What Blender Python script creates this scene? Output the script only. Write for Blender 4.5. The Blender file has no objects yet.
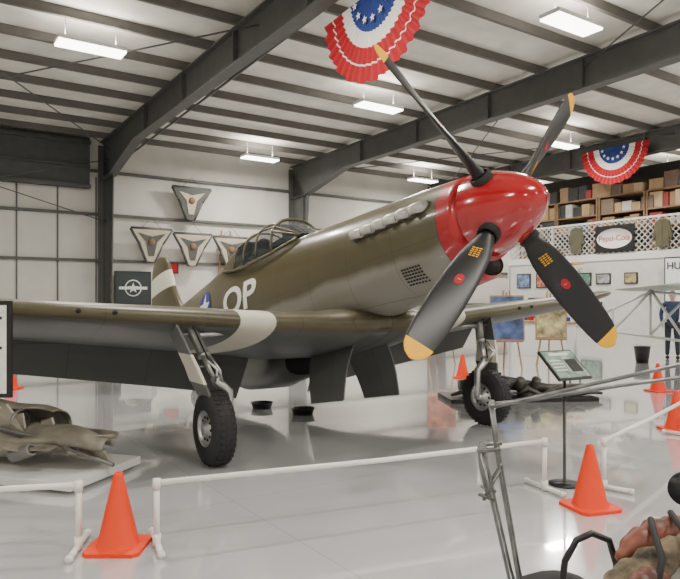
import bpy, bmesh, math, random
import numpy as np
from mathutils import Vector, Matrix
random.seed(7)
V=Vector
sc=bpy.context.scene
col=sc.collection
pi=math.pi
# ------------------------------------------------------------------ materials
MATS={}
def mat(name,color,rough=0.6,metal=0.0,var=0.0,vscale=4.0,emit=0.0,alpha=None,coat=0.0,bump=0.0,bscale=30,panel=None):
    if name in MATS: return MATS[name]
    m=bpy.data.materials.new(name); m.use_nodes=True
    nt=m.node_tree; b=nt.nodes['Principled BSDF']
    c=(*color,1)
    b.inputs['Base Color'].default_value=c
    b.inputs['Roughness'].default_value=rough
    b.inputs['Metallic'].default_value=metal
    if coat: b.inputs['Coat Weight'].default_value=coat; b.inputs['Coat Roughness'].default_value=0.08
    if emit:
        b.inputs['Emission Color'].default_value=c; b.inputs['Emission Strength'].default_value=emit
    if alpha is not None: b.inputs['Alpha'].default_value=alpha
    if var or bump:
        tc=nt.nodes.new('ShaderNodeTexCoord')
    if var:
        n=nt.nodes.new('ShaderNodeTexNoise'); n.inputs['Scale'].default_value=vscale; n.inputs['Detail'].default_value=5
        nt.links.new(tc.outputs['Object'],n.inputs['Vector'])
        r=nt.nodes.new('ShaderNodeValToRGB')
        r.color_ramp.elements[0].position=0.3; r.color_ramp.elements[1].position=0.7
        r.color_ramp.elements[0].color=(*[max(0,x*(1-var)) for x in color],1)
        r.color_ramp.elements[1].color=(*[min(1,x*(1+var)) for x in color],1)
        nt.links.new(n.outputs['Fac'],r.inputs['Fac']); out=r.outputs['Color']
        if panel:
            sx=nt.nodes.new('ShaderNodeSeparateXYZ'); nt.links.new(tc.outputs['Object'],sx.inputs[0])
            def mt(op,a,b_):
                q=nt.nodes.new('ShaderNodeMath');q.operation=op
                for i,v in enumerate((a,b_)):
                    if isinstance(v,(int,float)):q.inputs[i].default_value=v
                    else:nt.links.new(v,q.inputs[i])
                return q.outputs[0]
            a=mt('LESS_THAN',mt('FRACT',mt('MULTIPLY',sx.outputs['X'],panel[0]),0),.012*panel[0]/1.5)
            c_=mt('LESS_THAN',mt('FRACT',mt('MULTIPLY',sx.outputs['Y'],panel[1]),0),.012*panel[1]/1.5)
            l=mt('MULTIPLY',mt('MAXIMUM',a,c_),.55)
            mx=nt.nodes.new('ShaderNodeMix');mx.data_type='RGBA';nt.links.new(l,mx.inputs[0]);nt.links.new(out,mx.inputs[6]);mx.inputs[7].default_value=(.015,.015,.012,1)
            out=mx.outputs[2]
        nt.links.new(out,b.inputs['Base Color'])
    if bump:
        n2=nt.nodes.new('ShaderNodeTexNoise'); n2.inputs['Scale'].default_value=bscale
        nt.links.new(tc.outputs['Object'],n2.inputs['Vector'])
        bp=nt.nodes.new('ShaderNodeBump'); bp.inputs['Strength'].default_value=bump
        nt.links.new(n2.outputs['Fac'],bp.inputs['Height']); nt.links.new(bp.outputs['Normal'],b.inputs['Normal'])
    MATS[name]=m; return m
OLIVE=(0.082,0.070,0.034); GREY=(0.21,0.2,0.17); CREAM=(0.66,0.63,0.52); RED=(0.36,0.004,0.008)
m_olive=mat('olive_paint',OLIVE,0.38,var=0.12,vscale=1.5,panel=(1.4,1.1))
m_grey=mat('neutral_grey_paint',(0.085,0.088,0.082),0.42,var=0.1,vscale=2,panel=(1.4,1.1))
m_cream=mat('cream_band_paint',CREAM,0.5,var=0.05)
m_red=mat('gloss_red_paint',RED,0.16,coat=0.8)
m_black=mat('prop_black',(0.008,0.008,0.009),0.42)
m_yel=mat('tip_yellow',(0.9,0.45,0.0),0.6)
m_rub=mat('tyre_rubber',(0.018,0.018,0.019),0.75,bump=0.2,bscale=60)
m_alu=mat('aluminium',(0.55,0.55,0.55),0.35,metal=0.9,var=0.15)
m_tube=mat('worn_steel_tube',(0.2,0.2,0.2),0.35,metal=0.8,var=0.3,vscale=20)
m_dalu=mat('dull_metal',(0.22,0.22,0.21),0.45,metal=0.6,var=0.2)
m_exh=mat('exhaust_metal',(0.5,0.48,0.44),0.4,metal=0.6,var=0.25,vscale=14)
m_exf=mat('exhaust_fairing',(0.035,0.03,0.02),0.5)
m_dark=mat('dark_recess',(0.01,0.01,0.01),0.8)
m_glass=mat('canopy_glass',(0.06,0.075,0.08),0.04,coat=0.8,alpha=0.42)
m_steel=mat('frame_steel_paint',(0.085,0.087,0.083),0.55,var=0.1)
m_white=mat('white_plastic',(0.8,0.8,0.75),0.4)
m_wht2=mat('white_paint',(0.72,0.72,0.7),0.6)
m_orange=mat('cone_orange',(0.82,0.045,0.0),0.6)
m_wood=mat('plain_wood',(0.33,0.2,0.1),0.6,var=0.2,vscale=8)
m_blue=mat('flag_blue',(0.02,0.045,0.22),0.8)
m_fred=mat('flag_red',(0.42,0.01,0.018),0.8)
m_fwht=mat('flag_white',(0.78,0.75,0.7),0.8)
def fuselage_mat():
    m=bpy.data.materials.new('fuselage_camouflage'); m.use_nodes=True; nt=m.node_tree; N=nt.nodes; Lk=nt.links
    b=N['Principled BSDF']; b.inputs['Roughness'].default_value=0.3; b.inputs['Coat Weight'].default_value=0.35; b.inputs['Coat Roughness'].default_value=0.1
    tc=N.new('ShaderNodeTexCoord'); sx=N.new('ShaderNodeSeparateXYZ'); Lk.new(tc.outputs['Object'],sx.inputs[0])
    no=N.new('ShaderNodeTexNoise'); no.inputs['Scale'].default_value=1.3; Lk.new(tc.outputs['Object'],no.inputs['Vector'])
    def math_(op,a,b_=None,c=None):
        n=N.new('ShaderNodeMath'); n.operation=op
        for i,v in enumerate((a,b_,c)):
            if v is None: continue
            if isinstance(v,(int,float)): n.inputs[i].default_value=v
            else: Lk.new(v,n.inputs[i])
        return n.outputs[0]
    thr=math_('MULTIPLY_ADD',no.outputs['Fac'],0.25,-0.35)
    d=math_('SUBTRACT',sx.outputs['Z'],thr)
    d=math_('MULTIPLY_ADD',d,14,0.5); cl=N.new('ShaderNodeClamp'); Lk.new(d,cl.inputs[0])
    n2=N.new('ShaderNodeTexNoise'); n2.inputs['Scale'].default_value=3; n2.inputs['Detail'].default_value=6; Lk.new(tc.outputs['Object'],n2.inputs['Vector'])
    def mix(f,a,c):
        n=N.new('ShaderNodeMix'); n.data_type='RGBA'
        if isinstance(f,(int,float)): n.inputs[0].default_value=f
        else: Lk.new(f,n.inputs[0])
        for i,v in ((6,a),(7,c)):
            if isinstance(v,tuple): n.inputs[i].default_value=(*v,1)
            else: Lk.new(v,n.inputs[i])
        return n.outputs[2]
    ol=mix(n2.outputs['Fac'],tuple(x*0.85 for x in OLIVE),tuple(x*1.2 for x in OLIVE))
    c1=mix(cl.outputs[0],GREY,ol)
    fx=math_('FRACT',math_('MULTIPLY',sx.outputs['X'],1.35)); ln=math_('LESS_THAN',fx,0.010)
    az=math_('FRACT',math_('MULTIPLY_ADD',sx.outputs['Z'],2.4,0.35)); lz=math_('LESS_THAN',az,0.013)
    l=math_('MULTIPLY',math_('MAXIMUM',ln,lz),0.5)
    c2=mix(l,c1,(0.02,0.02,0.015))
    redm=math_('GREATER_THAN',sx.outputs['X'],-0.86)
    seam=math_('LESS_THAN',math_('ABSOLUTE',math_('ADD',sx.outputs['X'],.862)),.004)
    c3=mix(redm,c2,RED); c4=mix(math_('MULTIPLY',seam,.8),c3,(.01,.01,.01))
    Lk.new(c4,b.inputs['Base Color'])
    return m
m_fus=fuselage_mat()
# ------------------------------------------------------------------ mesh builder
class MB:
    def __init__(s): s.v=[];s.f=[];s.m=[];s.sm=[]
    def add(s,vs,fs,mat=0,smooth=False):
        o=len(s.v); s.v+=[V(p) for p in vs]
        for i,f in enumerate(fs):
            s.f.append([o+k for k in f]); s.m.append(mat[i] if isinstance(mat,list) else mat); s.sm.append(smooth)
    def box(s,c,size,mat=0,R=None):
        c=V(c); h=[x/2 for x in size]; vs=[]
        for dx in(-1,1):
            for dy in(-1,1):
                for dz in(-1,1):
                    p=V((dx*h[0],dy*h[1],dz*h[2]))
                    if R is not None: p=R@p
                    vs.append(c+p)
        s.add(vs,[(0,1,3,2),(4,6,7,5),(0,4,5,1),(2,3,7,6),(0,2,6,4),(1,5,7,3)],mat)
    def beam(s,p0,p1,w,h,mat=0,up=V((0,0,1))):
        p0=V(p0);p1=V(p1);d=(p1-p0);L=d.length;x=d.normalized();y=up.cross(x)
        if y.length<1e-3: y=V((0,1,0)).cross(x)
        y.normalize(); z=x.cross(y); R=Matrix((x,y,z)).transposed()
        s.box((p0+p1)/2,(L,w,h),mat,R)
    def loft(s,rings,mat=0,closed=True,cap=True,smooth=True,fm=None):
        n=len(rings[0]); vs=[p for r in rings for p in r]; fs=[];ms=[]
        for i in range(len(rings)-1):
            for j in range(n if closed else n-1):
                k=(j+1)%n
                fs.append((i*n+j,i*n+k,(i+1)*n+k,(i+1)*n+j)); ms.append(fm(i,j) if fm else mat)
        if cap and closed:
            fs.append(tuple(range(n-1,-1,-1))); ms.append(fm(0,0) if fm else mat)
            fs.append(tuple((len(rings)-1)*n+j for j in range(n))); ms.append(fm(len(rings)-2,0) if fm else mat)
        s.add(vs,fs,ms,smooth)
    def sweep(s,pts,r,mat=0,n=10,cap=True,fm=None):
        pts=[V(p) for p in pts]; rings=[]; prev=None
        for i,p in enumerate(pts):
            if i==0:t=pts[1]-p
            elif i==len(pts)-1:t=p-pts[i-1]
            else:t=(pts[i+1]-p).normalized()+(p-pts[i-1]).normalized()
            t.normalize()
            if prev is None:
                a=V((0,0,1)) if abs(t.z)<.9 else V((1,0,0))
                u=t.cross(a).normalized()
            else:
                u=(prev-t*prev.dot(t)).normalized()
            prev=u; w=t.cross(u); rr=r[i] if isinstance(r,(list,tuple)) else r
            rings.append([p+(u*math.cos(2*pi*k/n)+w*math.sin(2*pi*k/n))*rr for k in range(n)])
        s.loft(rings,mat,cap=cap,fm=fm)
    def lathe(s,prof,o,axis,mat=0,n=32,fm=None,cap=False):
        o=V(o);t=V(axis).normalized();a=V((0,0,1)) if abs(t.z)<.9 else V((1,0,0))
        u=t.cross(a).normalized();w=t.cross(u)
        rings=[[o+t*x+(u*math.cos(2*pi*k/n)+w*math.sin(2*pi*k/n))*max(r,1e-4) for k in range(n)] for x,r in prof]
        s.loft(rings,mat,cap=cap,fm=fm)
    def prism(s,poly,th,mat=0):
        poly=[V(p) for p in poly];th=V(th);n=len(poly)
        vs=[p-th/2 for p in poly]+[p+th/2 for p in poly]
        fs=[tuple(range(n-1,-1,-1)),tuple(range(n,2*n))]+[(i,(i+1)%n,n+(i+1)%n,n+i) for i in range(n)]
        s.add(vs,fs,mat)
    def ball(s,c,r,mat=0,n=12,sc=(1,1,1)):
        c=V(c); rings=[]
        for i in range(n+1):
            a=-pi/2+pi*i/n
            rings.append([c+V((r*sc[0]*max(math.cos(a),1e-3)*math.cos(2*pi*k/n),r*sc[1]*max(math.cos(a),1e-3)*math.sin(2*pi*k/n),r*sc[2]*math.sin(a))) for k in range(n)])
        s.loft(rings,mat,cap=True)
    def xf(s,M):
        s.v=[M@p for p in s.v]; return s
    def finish(s,name,mats,parent=None,M=None,bevel=0,recalc=True):
        me=bpy.data.meshes.new(name); me.from_pydata([tuple(p) for p in s.v],[],s.f)
        for m in mats: me.materials.append(m)
        me.polygons.foreach_set('material_index',s.m); me.polygons.foreach_set('use_smooth',s.sm); me.update()
        if recalc:
            bm=bmesh.new(); bm.from_mesh(me); bmesh.ops.recalc_face_normals(bm,faces=bm.faces); bm.to_mesh(me); bm.free()
        ob=bpy.data.objects.new(name,me); col.objects.link(ob)
        if parent: ob.parent=parent
        if M is not None: ob.matrix_world=M
        if bevel:
            md=ob.modifiers.new('bev','BEVEL'); md.width=bevel; md.segments=2; md.limit_method='ANGLE'
        return ob
def empty(name,M=None):
    e=bpy.data.objects.new(name,None); e.empty_display_size=.3; col.objects.link(e)
    if M is not None: e.matrix_world=M
    return e
def text_mesh(name,txt,size,mt,parent=None,M=None,extr=0.002,fn=None,align='CENTER'):
    cu=bpy.data.curves.new(name,'FONT'); cu.body=txt; cu.size=size; cu.align_x=align; cu.align_y='CENTER'; cu.extrude=extr
    if fn: cu.offset=.012
    ob=bpy.data.objects.new(name,cu); col.objects.link(ob)
    dg=bpy.context.evaluated_depsgraph_get(); me=bpy.data.meshes.new_from_object(ob.evaluated_get(dg))
    bpy.data.objects.remove(ob)
    if fn:
        bm=bmesh.new(); bm.from_mesh(me)
        xs=[v.co.x for v in bm.verts]; ys=[v.co.y for v in bm.verts]
        for ax,lo,hi in ((0,min(xs),max(xs)),(1,min(ys),max(ys))):
            k=lo+.05
            while k<hi:
                co=[0,0,0];co[ax]=k;no=[0,0,0];no[ax]=1
                bmesh.ops.bisect_plane(bm,geom=bm.verts[:]+bm.edges[:]+bm.faces[:],plane_co=co,plane_no=no)
                k+=.05
        for v in bm.verts: v.co=fn(v.co)
        bm.to_mesh(me); bm.free()
    me.materials.clear(); me.materials.append(mt)
    o=bpy.data.objects.new(name,me); col.objects.link(o)
    if parent:o.parent=parent
    if M is not None:o.matrix_world=M
    return o
def frame(o,x,y):
    x=V(x).normalized();y=V(y).normalized();z=x.cross(y)
    M=Matrix((x,y,z)).transposed().to_4x4(); M.translation=V(o); return M

# ------------------------------------------------------------------ camera
FPX=653.3; HZ=1.552
cam=bpy.data.cameras.new('camera'); co=bpy.data.objects.new('camera',cam); col.objects.link(co)
co.location=(0,0,HZ); co.rotation_euler=(pi/2,0,0); cam.sensor_width=36; cam.lens=FPX/680*36; cam.shift_y=9.67/680
cam.clip_end=200; sc.camera=co

# ------------------------------------------------------------------ hangar (local x along rear wall, -y toward the viewer)
ANG=math.radians(34)
HM=Matrix.Translation((-8.3,22.9,0))@Matrix.Rotation(ANG,4,'Z')
W0,W1=-15.2,23.5; NF=34.0
m_floor=bpy.data.materials.new('epoxy_floor'); m_floor.use_nodes=True
nt=m_floor.node_tree;b=nt.nodes['Principled BSDF'];b.inputs['Roughness'].default_value=.13
b.inputs['Coat Weight'].default_value=1.0;b.inputs['Coat Roughness'].default_value=.04;b.inputs['Coat IOR'].default_value=1.6
tc=nt.nodes.new('ShaderNodeTexCoord');n=nt.nodes.new('ShaderNodeTexNoise');n.inputs['Scale'].default_value=.5;n.inputs['Detail'].default_value=8
r=nt.nodes.new('ShaderNodeValToRGB');r.color_ramp.elements[0].position=.3;r.color_ramp.elements[1].position=.75
r.color_ramp.elements[0].color=(.44,.445,.455,1);r.color_ramp.elements[1].color=(.53,.535,.545,1)
nt.links.new(tc.outputs['Object'],n.inputs['Vector']);nt.links.new(n.outputs['Fac'],r.inputs['Fac'])
sx=nt.nodes.new('ShaderNodeSeparateXYZ');nt.links.new(tc.outputs['Object'],sx.inputs[0])
def mth(nt,op,a,b_):
    q=nt.nodes.new('ShaderNodeMath');q.operation=op
    for i,v in enumerate((a,b_)):
        if isinstance(v,(int,float)):q.inputs[i].default_value=v
        else:nt.links.new(v,q.inputs[i])
    return q.outputs[0]
jx=mth(nt,'LESS_THAN',mth(nt,'FRACT',mth(nt,'MULTIPLY',sx.outputs['X'],1/3.8),0),.002)
jy=mth(nt,'LESS_THAN',mth(nt,'FRACT',mth(nt,'MULTIPLY',sx.outputs['Y'],1/3.8),0),.002)
j=mth(nt,'MULTIPLY',mth(nt,'MAXIMUM',jx,jy),.3)
mx=nt.nodes.new('ShaderNodeMix');mx.data_type='RGBA';nt.links.new(j,mx.inputs[0]);nt.links.new(r.outputs['Color'],mx.inputs[6]);mx.inputs[7].default_value=(.12,.12,.12,1)
nt.links.new(mx.outputs[2],b.inputs['Base Color'])
mb=MB();mb.box(((W0+W1)/2,-NF/2,-.1),(W1-W0+.4,NF+.4,.2));mb.finish('floor',[m_floor],M=HM)
m_wall=mat('wall_liner_white',(.62,.6,.55),.75,var=.06,vscale=1.2,bump=.15,bscale=3)
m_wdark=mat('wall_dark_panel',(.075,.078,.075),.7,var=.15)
def roofz(n): return 7.0+.02*n
HR=roofz(NF)
mb=MB();mb.box(((W0+W1)/2,.1,3.6),(W1-W0,.2,7.2));mb.finish('wall_back',[m_wall],M=HM)
mb=MB();mb.box(((W0+W1)/2,-NF-.1,4),(W1-W0,.2,8));mb.finish('wall_front',[m_wall],M=HM)
mb=MB();mb.box((W0-.1,-NF/2,4),(.2,NF,8));mb.finish('wall_left',[m_wall],M=HM)
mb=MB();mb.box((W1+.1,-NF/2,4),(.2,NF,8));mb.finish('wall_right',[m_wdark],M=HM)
m_roof=mat('roof_insulation_white',(.70,.675,.61),.6,var=.12,vscale=1.5,bump=.5,bscale=2.5)
mb=MB(); RZ=.2
mb.add([(W0,0,roofz(0)+RZ),(W1,0,roofz(0)+RZ),(W1,-NF,HR+RZ),(W0,-NF,HR+RZ),(W0,0,roofz(0)+.35),(W1,0,roofz(0)+.35),(W1,-NF,HR+.35),(W0,-NF,HR+.35)],
 [(0,1,2,3),(7,6,5,4),(0,4,5,1),(1,5,6,2),(2,6,7,3),(3,7,4,0)])
mb.finish('ceiling',[m_roof],M=HM)
m_purl=mat('purlin_paint',(.12,.112,.1),.6,var=.1)
mb=MB(); nn=.75
while nn<NF:
    z=roofz(nn); mb.box(((W0+W1)/2,-nn,z+.1),(W1-W0,.04,.19)); mb.box(((W0+W1)/2,-nn+.03,z+.01),(W1-W0,.08,.02)); nn+=1.5
mb.finish('roof_purlins',[m_purl],M=HM)
mb=MB()
for w in (-7.6,0,7.6,15.2):
    d0,d1=.85,1.15
    mb.prism([(w,-.08,0),(w,-d0,0),(w,-d1,5.7),(w,-.08,6.9)],(.03,0,0))
    mb.beam((w,-d0,0),(w,-d1,5.75),.4,.03,up=V((1,0,0)))
    mb.prism([(w-.2,-.1,0),(w+.2,-.1,0),(w+.2,-.1,6.9),(w-.2,-.1,6.9)],(0,.03,0))
    pts=[(0.08,roofz(0),5.7),(d1,roofz(d1),5.72),(4.0,roofz(4),6.36),(NF-.1,roofz(NF),roofz(NF)-.78)]
    for (a,ta,ba),(b_,tb,bb) in zip(pts[:-1],pts[1:]):
        mb.prism([(w,-a,ba),(w,-b_,bb),(w,-b_,tb),(w,-a,ta)],(.03,0,0))
        mb.beam((w,-a,ba),(w,-b_,bb),.3,.03); mb.beam((w,-a,ta),(w,-b_,tb),.3,.03)
    k=5
    while k<NF-1:
        zb=6.36+(roofz(NF)-.78-6.36)/(NF-4)*(k-4)
        mb.box((w,-k,(zb+roofz(k))/2),(.26,.03,roofz(k)-zb-.02)); k+=3
mb.finish('trim_steel_frames',[m_steel],M=HM)
mb=MB()
for z in (1.3,2.9,4.5,6.0):
    mb.box(((W0+W1)/2,-.08,z),(W1-W0,.12,.09))
for w in np.arange(W0+1.2,0,1.25): mb.box((w,-.03,2.9),(.04,.05,5.8))
mb.finish('trim_wall_girts',[m_steel],M=HM)
mb=MB();mb.box((-7.8,-.12,6.25),(14.6,.2,1.7)); mb.box((-7.8,-.25,5.4),(14.6,.3,.12)); mb.box((-7.8,-.25,6.9),(14.6,.3,.12)); mb.box((-7.8,-.25,6.1),(14.6,.12,.08))
mb.finish('trim_door_header',[m_wdark],M=HM)
mb=MB()
def rod(p,q,r=.018): mb.sweep([p,q],r,n=6)
for w in (-7.6,7.6):
    rod((w,-1,6.6),(w+7.6,-12,7.0)); rod((w+7.6,-1,6.6),(w,-12,7.0))
rod((-7.6,-.5,6.3),(0,-.5,4.2)); rod((-7.6,-.5,4.2),(0,-.9,6.3)); rod((7.6,-14,7.1),(0,-27,7.3));rod((0,-14,7.1),(7.6,-27,7.3))
rod((.3,-.7,6.2),(.3,-20,6.9),.03)
mb.finish('trim_bracing_rods',[m_steel],M=HM)
m_lens=mat('lamp_lens',(1,.97,.9),.4,emit=10)
for w in (-10.4,-2.65,4.8,12.5,19.5):
    for nn in (2.6,9.6,15.7,23.6,30.5):
        if nn==2.6 and w<0: continue
        z=roofz(nn)-.5
        mb=MB(); mb.box((0,0,.08),(1.35,.46,.08),0); mb.box((0,0,.02),(1.32,.44,.04),1)
        mb.sweep([(-.5,0,.1),(-.5,0,.55)],.01,0,n=5);mb.sweep([(.5,0,.1),(.5,0,.55)],.01,0,n=5)
        L=HM@Matrix.Translation((w,-nn,z))
        ob=mb.finish('high_bay_light',[m_wht2,m_lens],M=L)
        la=bpy.data.lights.new('lamp','AREA'); la.shape='RECTANGLE'; la.size=1.25; la.size_y=.4; la.energy=300; la.color=(1,.95,.87)
        lo=bpy.data.objects.new('lamp',la); col.objects.link(lo); lo.parent=ob; lo.location=(0,0,-.01)
        la=bpy.data.lights.new('uplight','AREA'); la.shape='RECTANGLE'; la.size=1.25; la.size_y=.36; la.energy=52; la.color=(1,.945,.86)
        lo=bpy.data.objects.new('uplight',la); col.objects.link(lo); lo.parent=ob; lo.location=(0,0,.14); lo.rotation_euler=(pi,0,0)
w_=bpy.data.worlds.new('world'); sc.world=w_; w_.use_nodes=True; w_.node_tree.nodes['Background'].inputs[0].default_value=(.5,.5,.5,1); w_.node_tree.nodes['Background'].inputs[1].default_value=.3

# ------------------------------------------------------------------ aircraft
PSI,TH=.586,.18
F=V((math.sin(PSI)*math.cos(TH),-math.cos(PSI)*math.cos(TH),math.sin(TH))); Lf=V((math.cos(PSI),math.sin(PSI),0)); U=F.cross(Lf)
HUB=V((1.389,5.505,2.32)); Fh=V((math.sin(PSI),-math.cos(PSI),0))
AM=Matrix((F,Lf,U)).transposed().to_4x4(); AM.translation=HUB+F*.42
AI=AM.inverted()
air=empty('fighter_aircraft',AM)
def B(s,y,z): return V((-s,y,z))
ST=np.array([ # s hw top bot mid n
(.64,.375,.375,-.39,0,2.0),(.86,.39,.395,-.47,-.02,2.1),(1.2,.405,.425,-.54,-.04,2.2),(1.8,.42,.465,-.61,-.08,2.3),(2.6,.435,.515,-.70,-.12,2.4),
(3.4,.445,.575,-.77,-.14,2.4),(3.9,.445,.60,-.80,-.12,2.3),(4.6,.44,.62,-.82,-.08,2.2),(5.3,.42,.73,-.80,-.02,2.1),(5.7,.40,.74,-.76,.02,2.1),(6.5,.35,.65,-.58,.06,2.0),
(7.5,.26,.55,-.32,.10,2.0),(8.5,.16,.45,-.12,.14,2.0),(9.5,.06,.35,.02,.18,2.0)])
def sta(s):
    x=ST[:,0]; out=[]
    i=min(max(np.searchsorted(x,s)-1,0),len(x)-2); t=(s-x[i])/(x[i+1]-x[i])
    for c in range(1,6):
        y=ST[:,c]; g=np.gradient(y,x); h=x[i+1]-x[i]
        out.append((2*t**3-3*t**2+1)*y[i]+(t**3-2*t*t+t)*h*g[i]+(-2*t**3+3*t*t)*y[i+1]+(t**3-t*t)*h*g[i+1])
    return out
def sgn(a): return 1 if a>=0 else -1
def sec(s,n=48,grow=0):
    hw,tp,bt,md,e=sta(s); r=[]
    for k in range(n):
        a=2*pi*k/n; c,si=math.cos(a),math.sin(a)
        y=(hw+grow)*sgn(c)*abs(c)**(2/e); z=md+((tp+grow-md) if si>0 else (md-bt+grow))*sgn(si)*abs(si)**(2/e)
        r.append(B(s,y,z))
    return r
def side(s,z):
    hw,tp,bt,md,e=sta(s); h=(tp-md) if z>md else (md-bt); q=min(abs(z-md)/h,.999)
    return hw*(1-q**e)**(1/e)
mb=MB(); mb.loft([sec(s) for s in np.linspace(.64,9.5,90)]); mb.finish('fuselage',[m_fus],air)
mb=MB(); pr=[(0,0),(.008,.04),(.03,.085),(.08,.145),(.15,.2),(.24,.255),(.34,.302),(.45,.34),(.55,.36),(.625,.371)]
mb.lathe(pr,(0,0,0),(-1,0,0),0,n=48); mb.lathe([(.625,.371),(.625,.3),(.64,.3)],(0,0,0),(-1,0,0),1,n=48)
for k in range(4):
    a=pi/4+k*pi/2; er=V((0,-math.sin(a),math.cos(a)))
    mb.lathe([(.30,.095),(.366,.095),(.366,.08)],B(.42,0,0),er,1,n=20)
mb.finish('spinner',[m_red,m_dark],air)
mb=MB(); rings=[]
for s,w,zt,zb in ((.66,.16,-.32,-.53),(.70,.185,-.31,-.56),(.9,.2,-.28,-.58),(1.3,.2,-.28,-.60),(1.9,.15,-.4,-.62)):
    rings.append([B(s,w*math.cos(a),(zt+zb)/2+(zt-zb)/2*math.sin(a)) for a in np.linspace(0,2*pi,24,endpoint=False)])
mb.loft(rings,cap=False)
mb.loft([[B(.67,.15*math.cos(a),-.425+.095*math.sin(a)) for a in np.linspace(0,2*pi,24,endpoint=False)],[B(1.0,.1*math.cos(a),-.425+.06*math.sin(a)) for a in np.linspace(0,2*pi,24,endpoint=False)]],1)
mb.finish('chin_intake',[m_fus,m_dark],air)
# blades
for k in range(4):
    a=pi/4+k*pi/2; er=V((0,-math.sin(a),math.cos(a))); et=V((0,-math.cos(a),-math.sin(a))); ex=V((1,0,0))
    mb=MB(); rs=[.28,.36,.42,.5,.6,.7,.85,1.0,1.15,1.3,1.42,1.52,1.565,1.57,1.62,1.65,1.68,1.70,1.71]
    rings=[]
    for r in rs:
        c=np.interp(r,[.28,.36,.42,.55,.8,1.1,1.4,1.55,1.62,1.67,1.69,1.71],[.13,.14,.17,.25,.29,.295,.275,.245,.21,.16,.11,.03])
        t=np.interp(r,[.28,.36,.5,.8,1.7],[.12,.115,.07,.045,.012])
        be=math.radians(np.interp(r,[.3,.6,1,1.4,1.7],[62,52,40,31,26]))
        cd=et*math.cos(be)+ex*math.sin(be); nd=ex*math.cos(be)-et*math.sin(be)
        o=B(.42,0,0)+er*r
        rings.append([o+cd*(c/2*math.cos(q))+nd*(t/2*math.sin(q)) for q in np.linspace(0,2*pi,20,endpoint=False)])
    mb.loft(rings,fm=lambda i,j:1 if i>=12 else 0)
    def dec(r0,off,w,h,mi,circ=False):
        be=math.radians(np.interp(r0,[.3,.6,1,1.4,1.7],[62,52,40,31,26])); t=np.interp(r0,[.28,.36,.5,.8,1.7],[.12,.115,.07,.045,.012])
        cd=et*math.cos(be)+ex*math.sin(be); nd=ex*math.cos(be)-et*math.sin(be); o=B(.42,0,0)+er*r0+cd*off+nd*(t/2+.002)
        if circ: mb.prism([o+cd*(w*math.cos(q))+er*(h*math.sin(q)) for q in np.linspace(0,2*pi,20,endpoint=False)],nd*.003,mi)
        else: mb.prism([o+cd*w/2+er*h/2,o-cd*w/2+er*h/2,o-cd*w/2-er*h/2,o+cd*w/2-er*h/2],nd*.003,mi)
    for i in range(5):
        for q in range(3): dec(.55+i*.022,-.03+.03*q,[.024,.02,.025,.018,.02][(i+q)%5],.009,1)
    dec(.9,0,.036,.055,2,True); dec(.9,0,.028,.008,3); dec(.915,0,.022,.006,3)
    mb.finish('propeller_blade_%d'%(k+1),[m_black,m_yel,m_fred,m_fwht],air)
# canopy
CS=[(3.38,.30,.50,.575),(3.68,.36,.46,.76),(3.9,.375,.44,.90),(4.25,.385,.44,.95),(4.65,.38,.44,.94),(5.05,.365,.47,.89),(5.4,.32,.53,.82),(5.7,.24,.6,.76)]
def cring(q,g=0,n=17):
    s,w,zb,zt=q
    return [B(s,(w+g)*sgn(math.cos(a))*abs(math.cos(a))**.75,zb+(zt+g-zb)*abs(math.sin(a))**.8) for a in np.linspace(0,pi,n)]
mb=MB(); mb.loft([cring(q) for q in CS],closed=False,cap=False,fm=lambda i,j: 0 if i<5 else 1); mb.finish('canopy_glazing',[m_glass,m_olive],air,recalc=False)
mb=MB()
def ci(s): return tuple(np.interp(s,[q[0] for q in CS],[q[i] for q in CS]) for i in range(4))
for s in (3.9,4.32,4.72,5.05): mb.sweep(cring(ci(s),.004),.014 if s!=3.9 else .02,n=6)
for j in (4,12):
    mb.sweep([cring(q,.004)[j] for q in CS[:6]],.013,n=6)
mb.sweep([cring(q,.004)[0] for q in CS],.02,n=6);mb.sweep([cring(q,.004)[-1] for q in CS],.02,n=6)
mb.sweep([cring(q,.004)[3] for q in CS[:3]],.016,n=6); mb.sweep([cring(q,.004)[13] for q in CS[:3]],.016,n=6)
mb.finish('canopy_frame',[m_olive],air)
mb=MB(); mb.box(B(4.35,0,.60),(1.2,.5,.06)); mb.box(B(4.8,0,.70),(.08,.34,.24)); mb.ball(B(4.78,0,.82),.09,0,sc=(.5,1.1,.7)); mb.box(B(3.85,0,.65),(.1,.4,.1)); mb.finish('pilot_seat',[m_dark],air)
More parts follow.
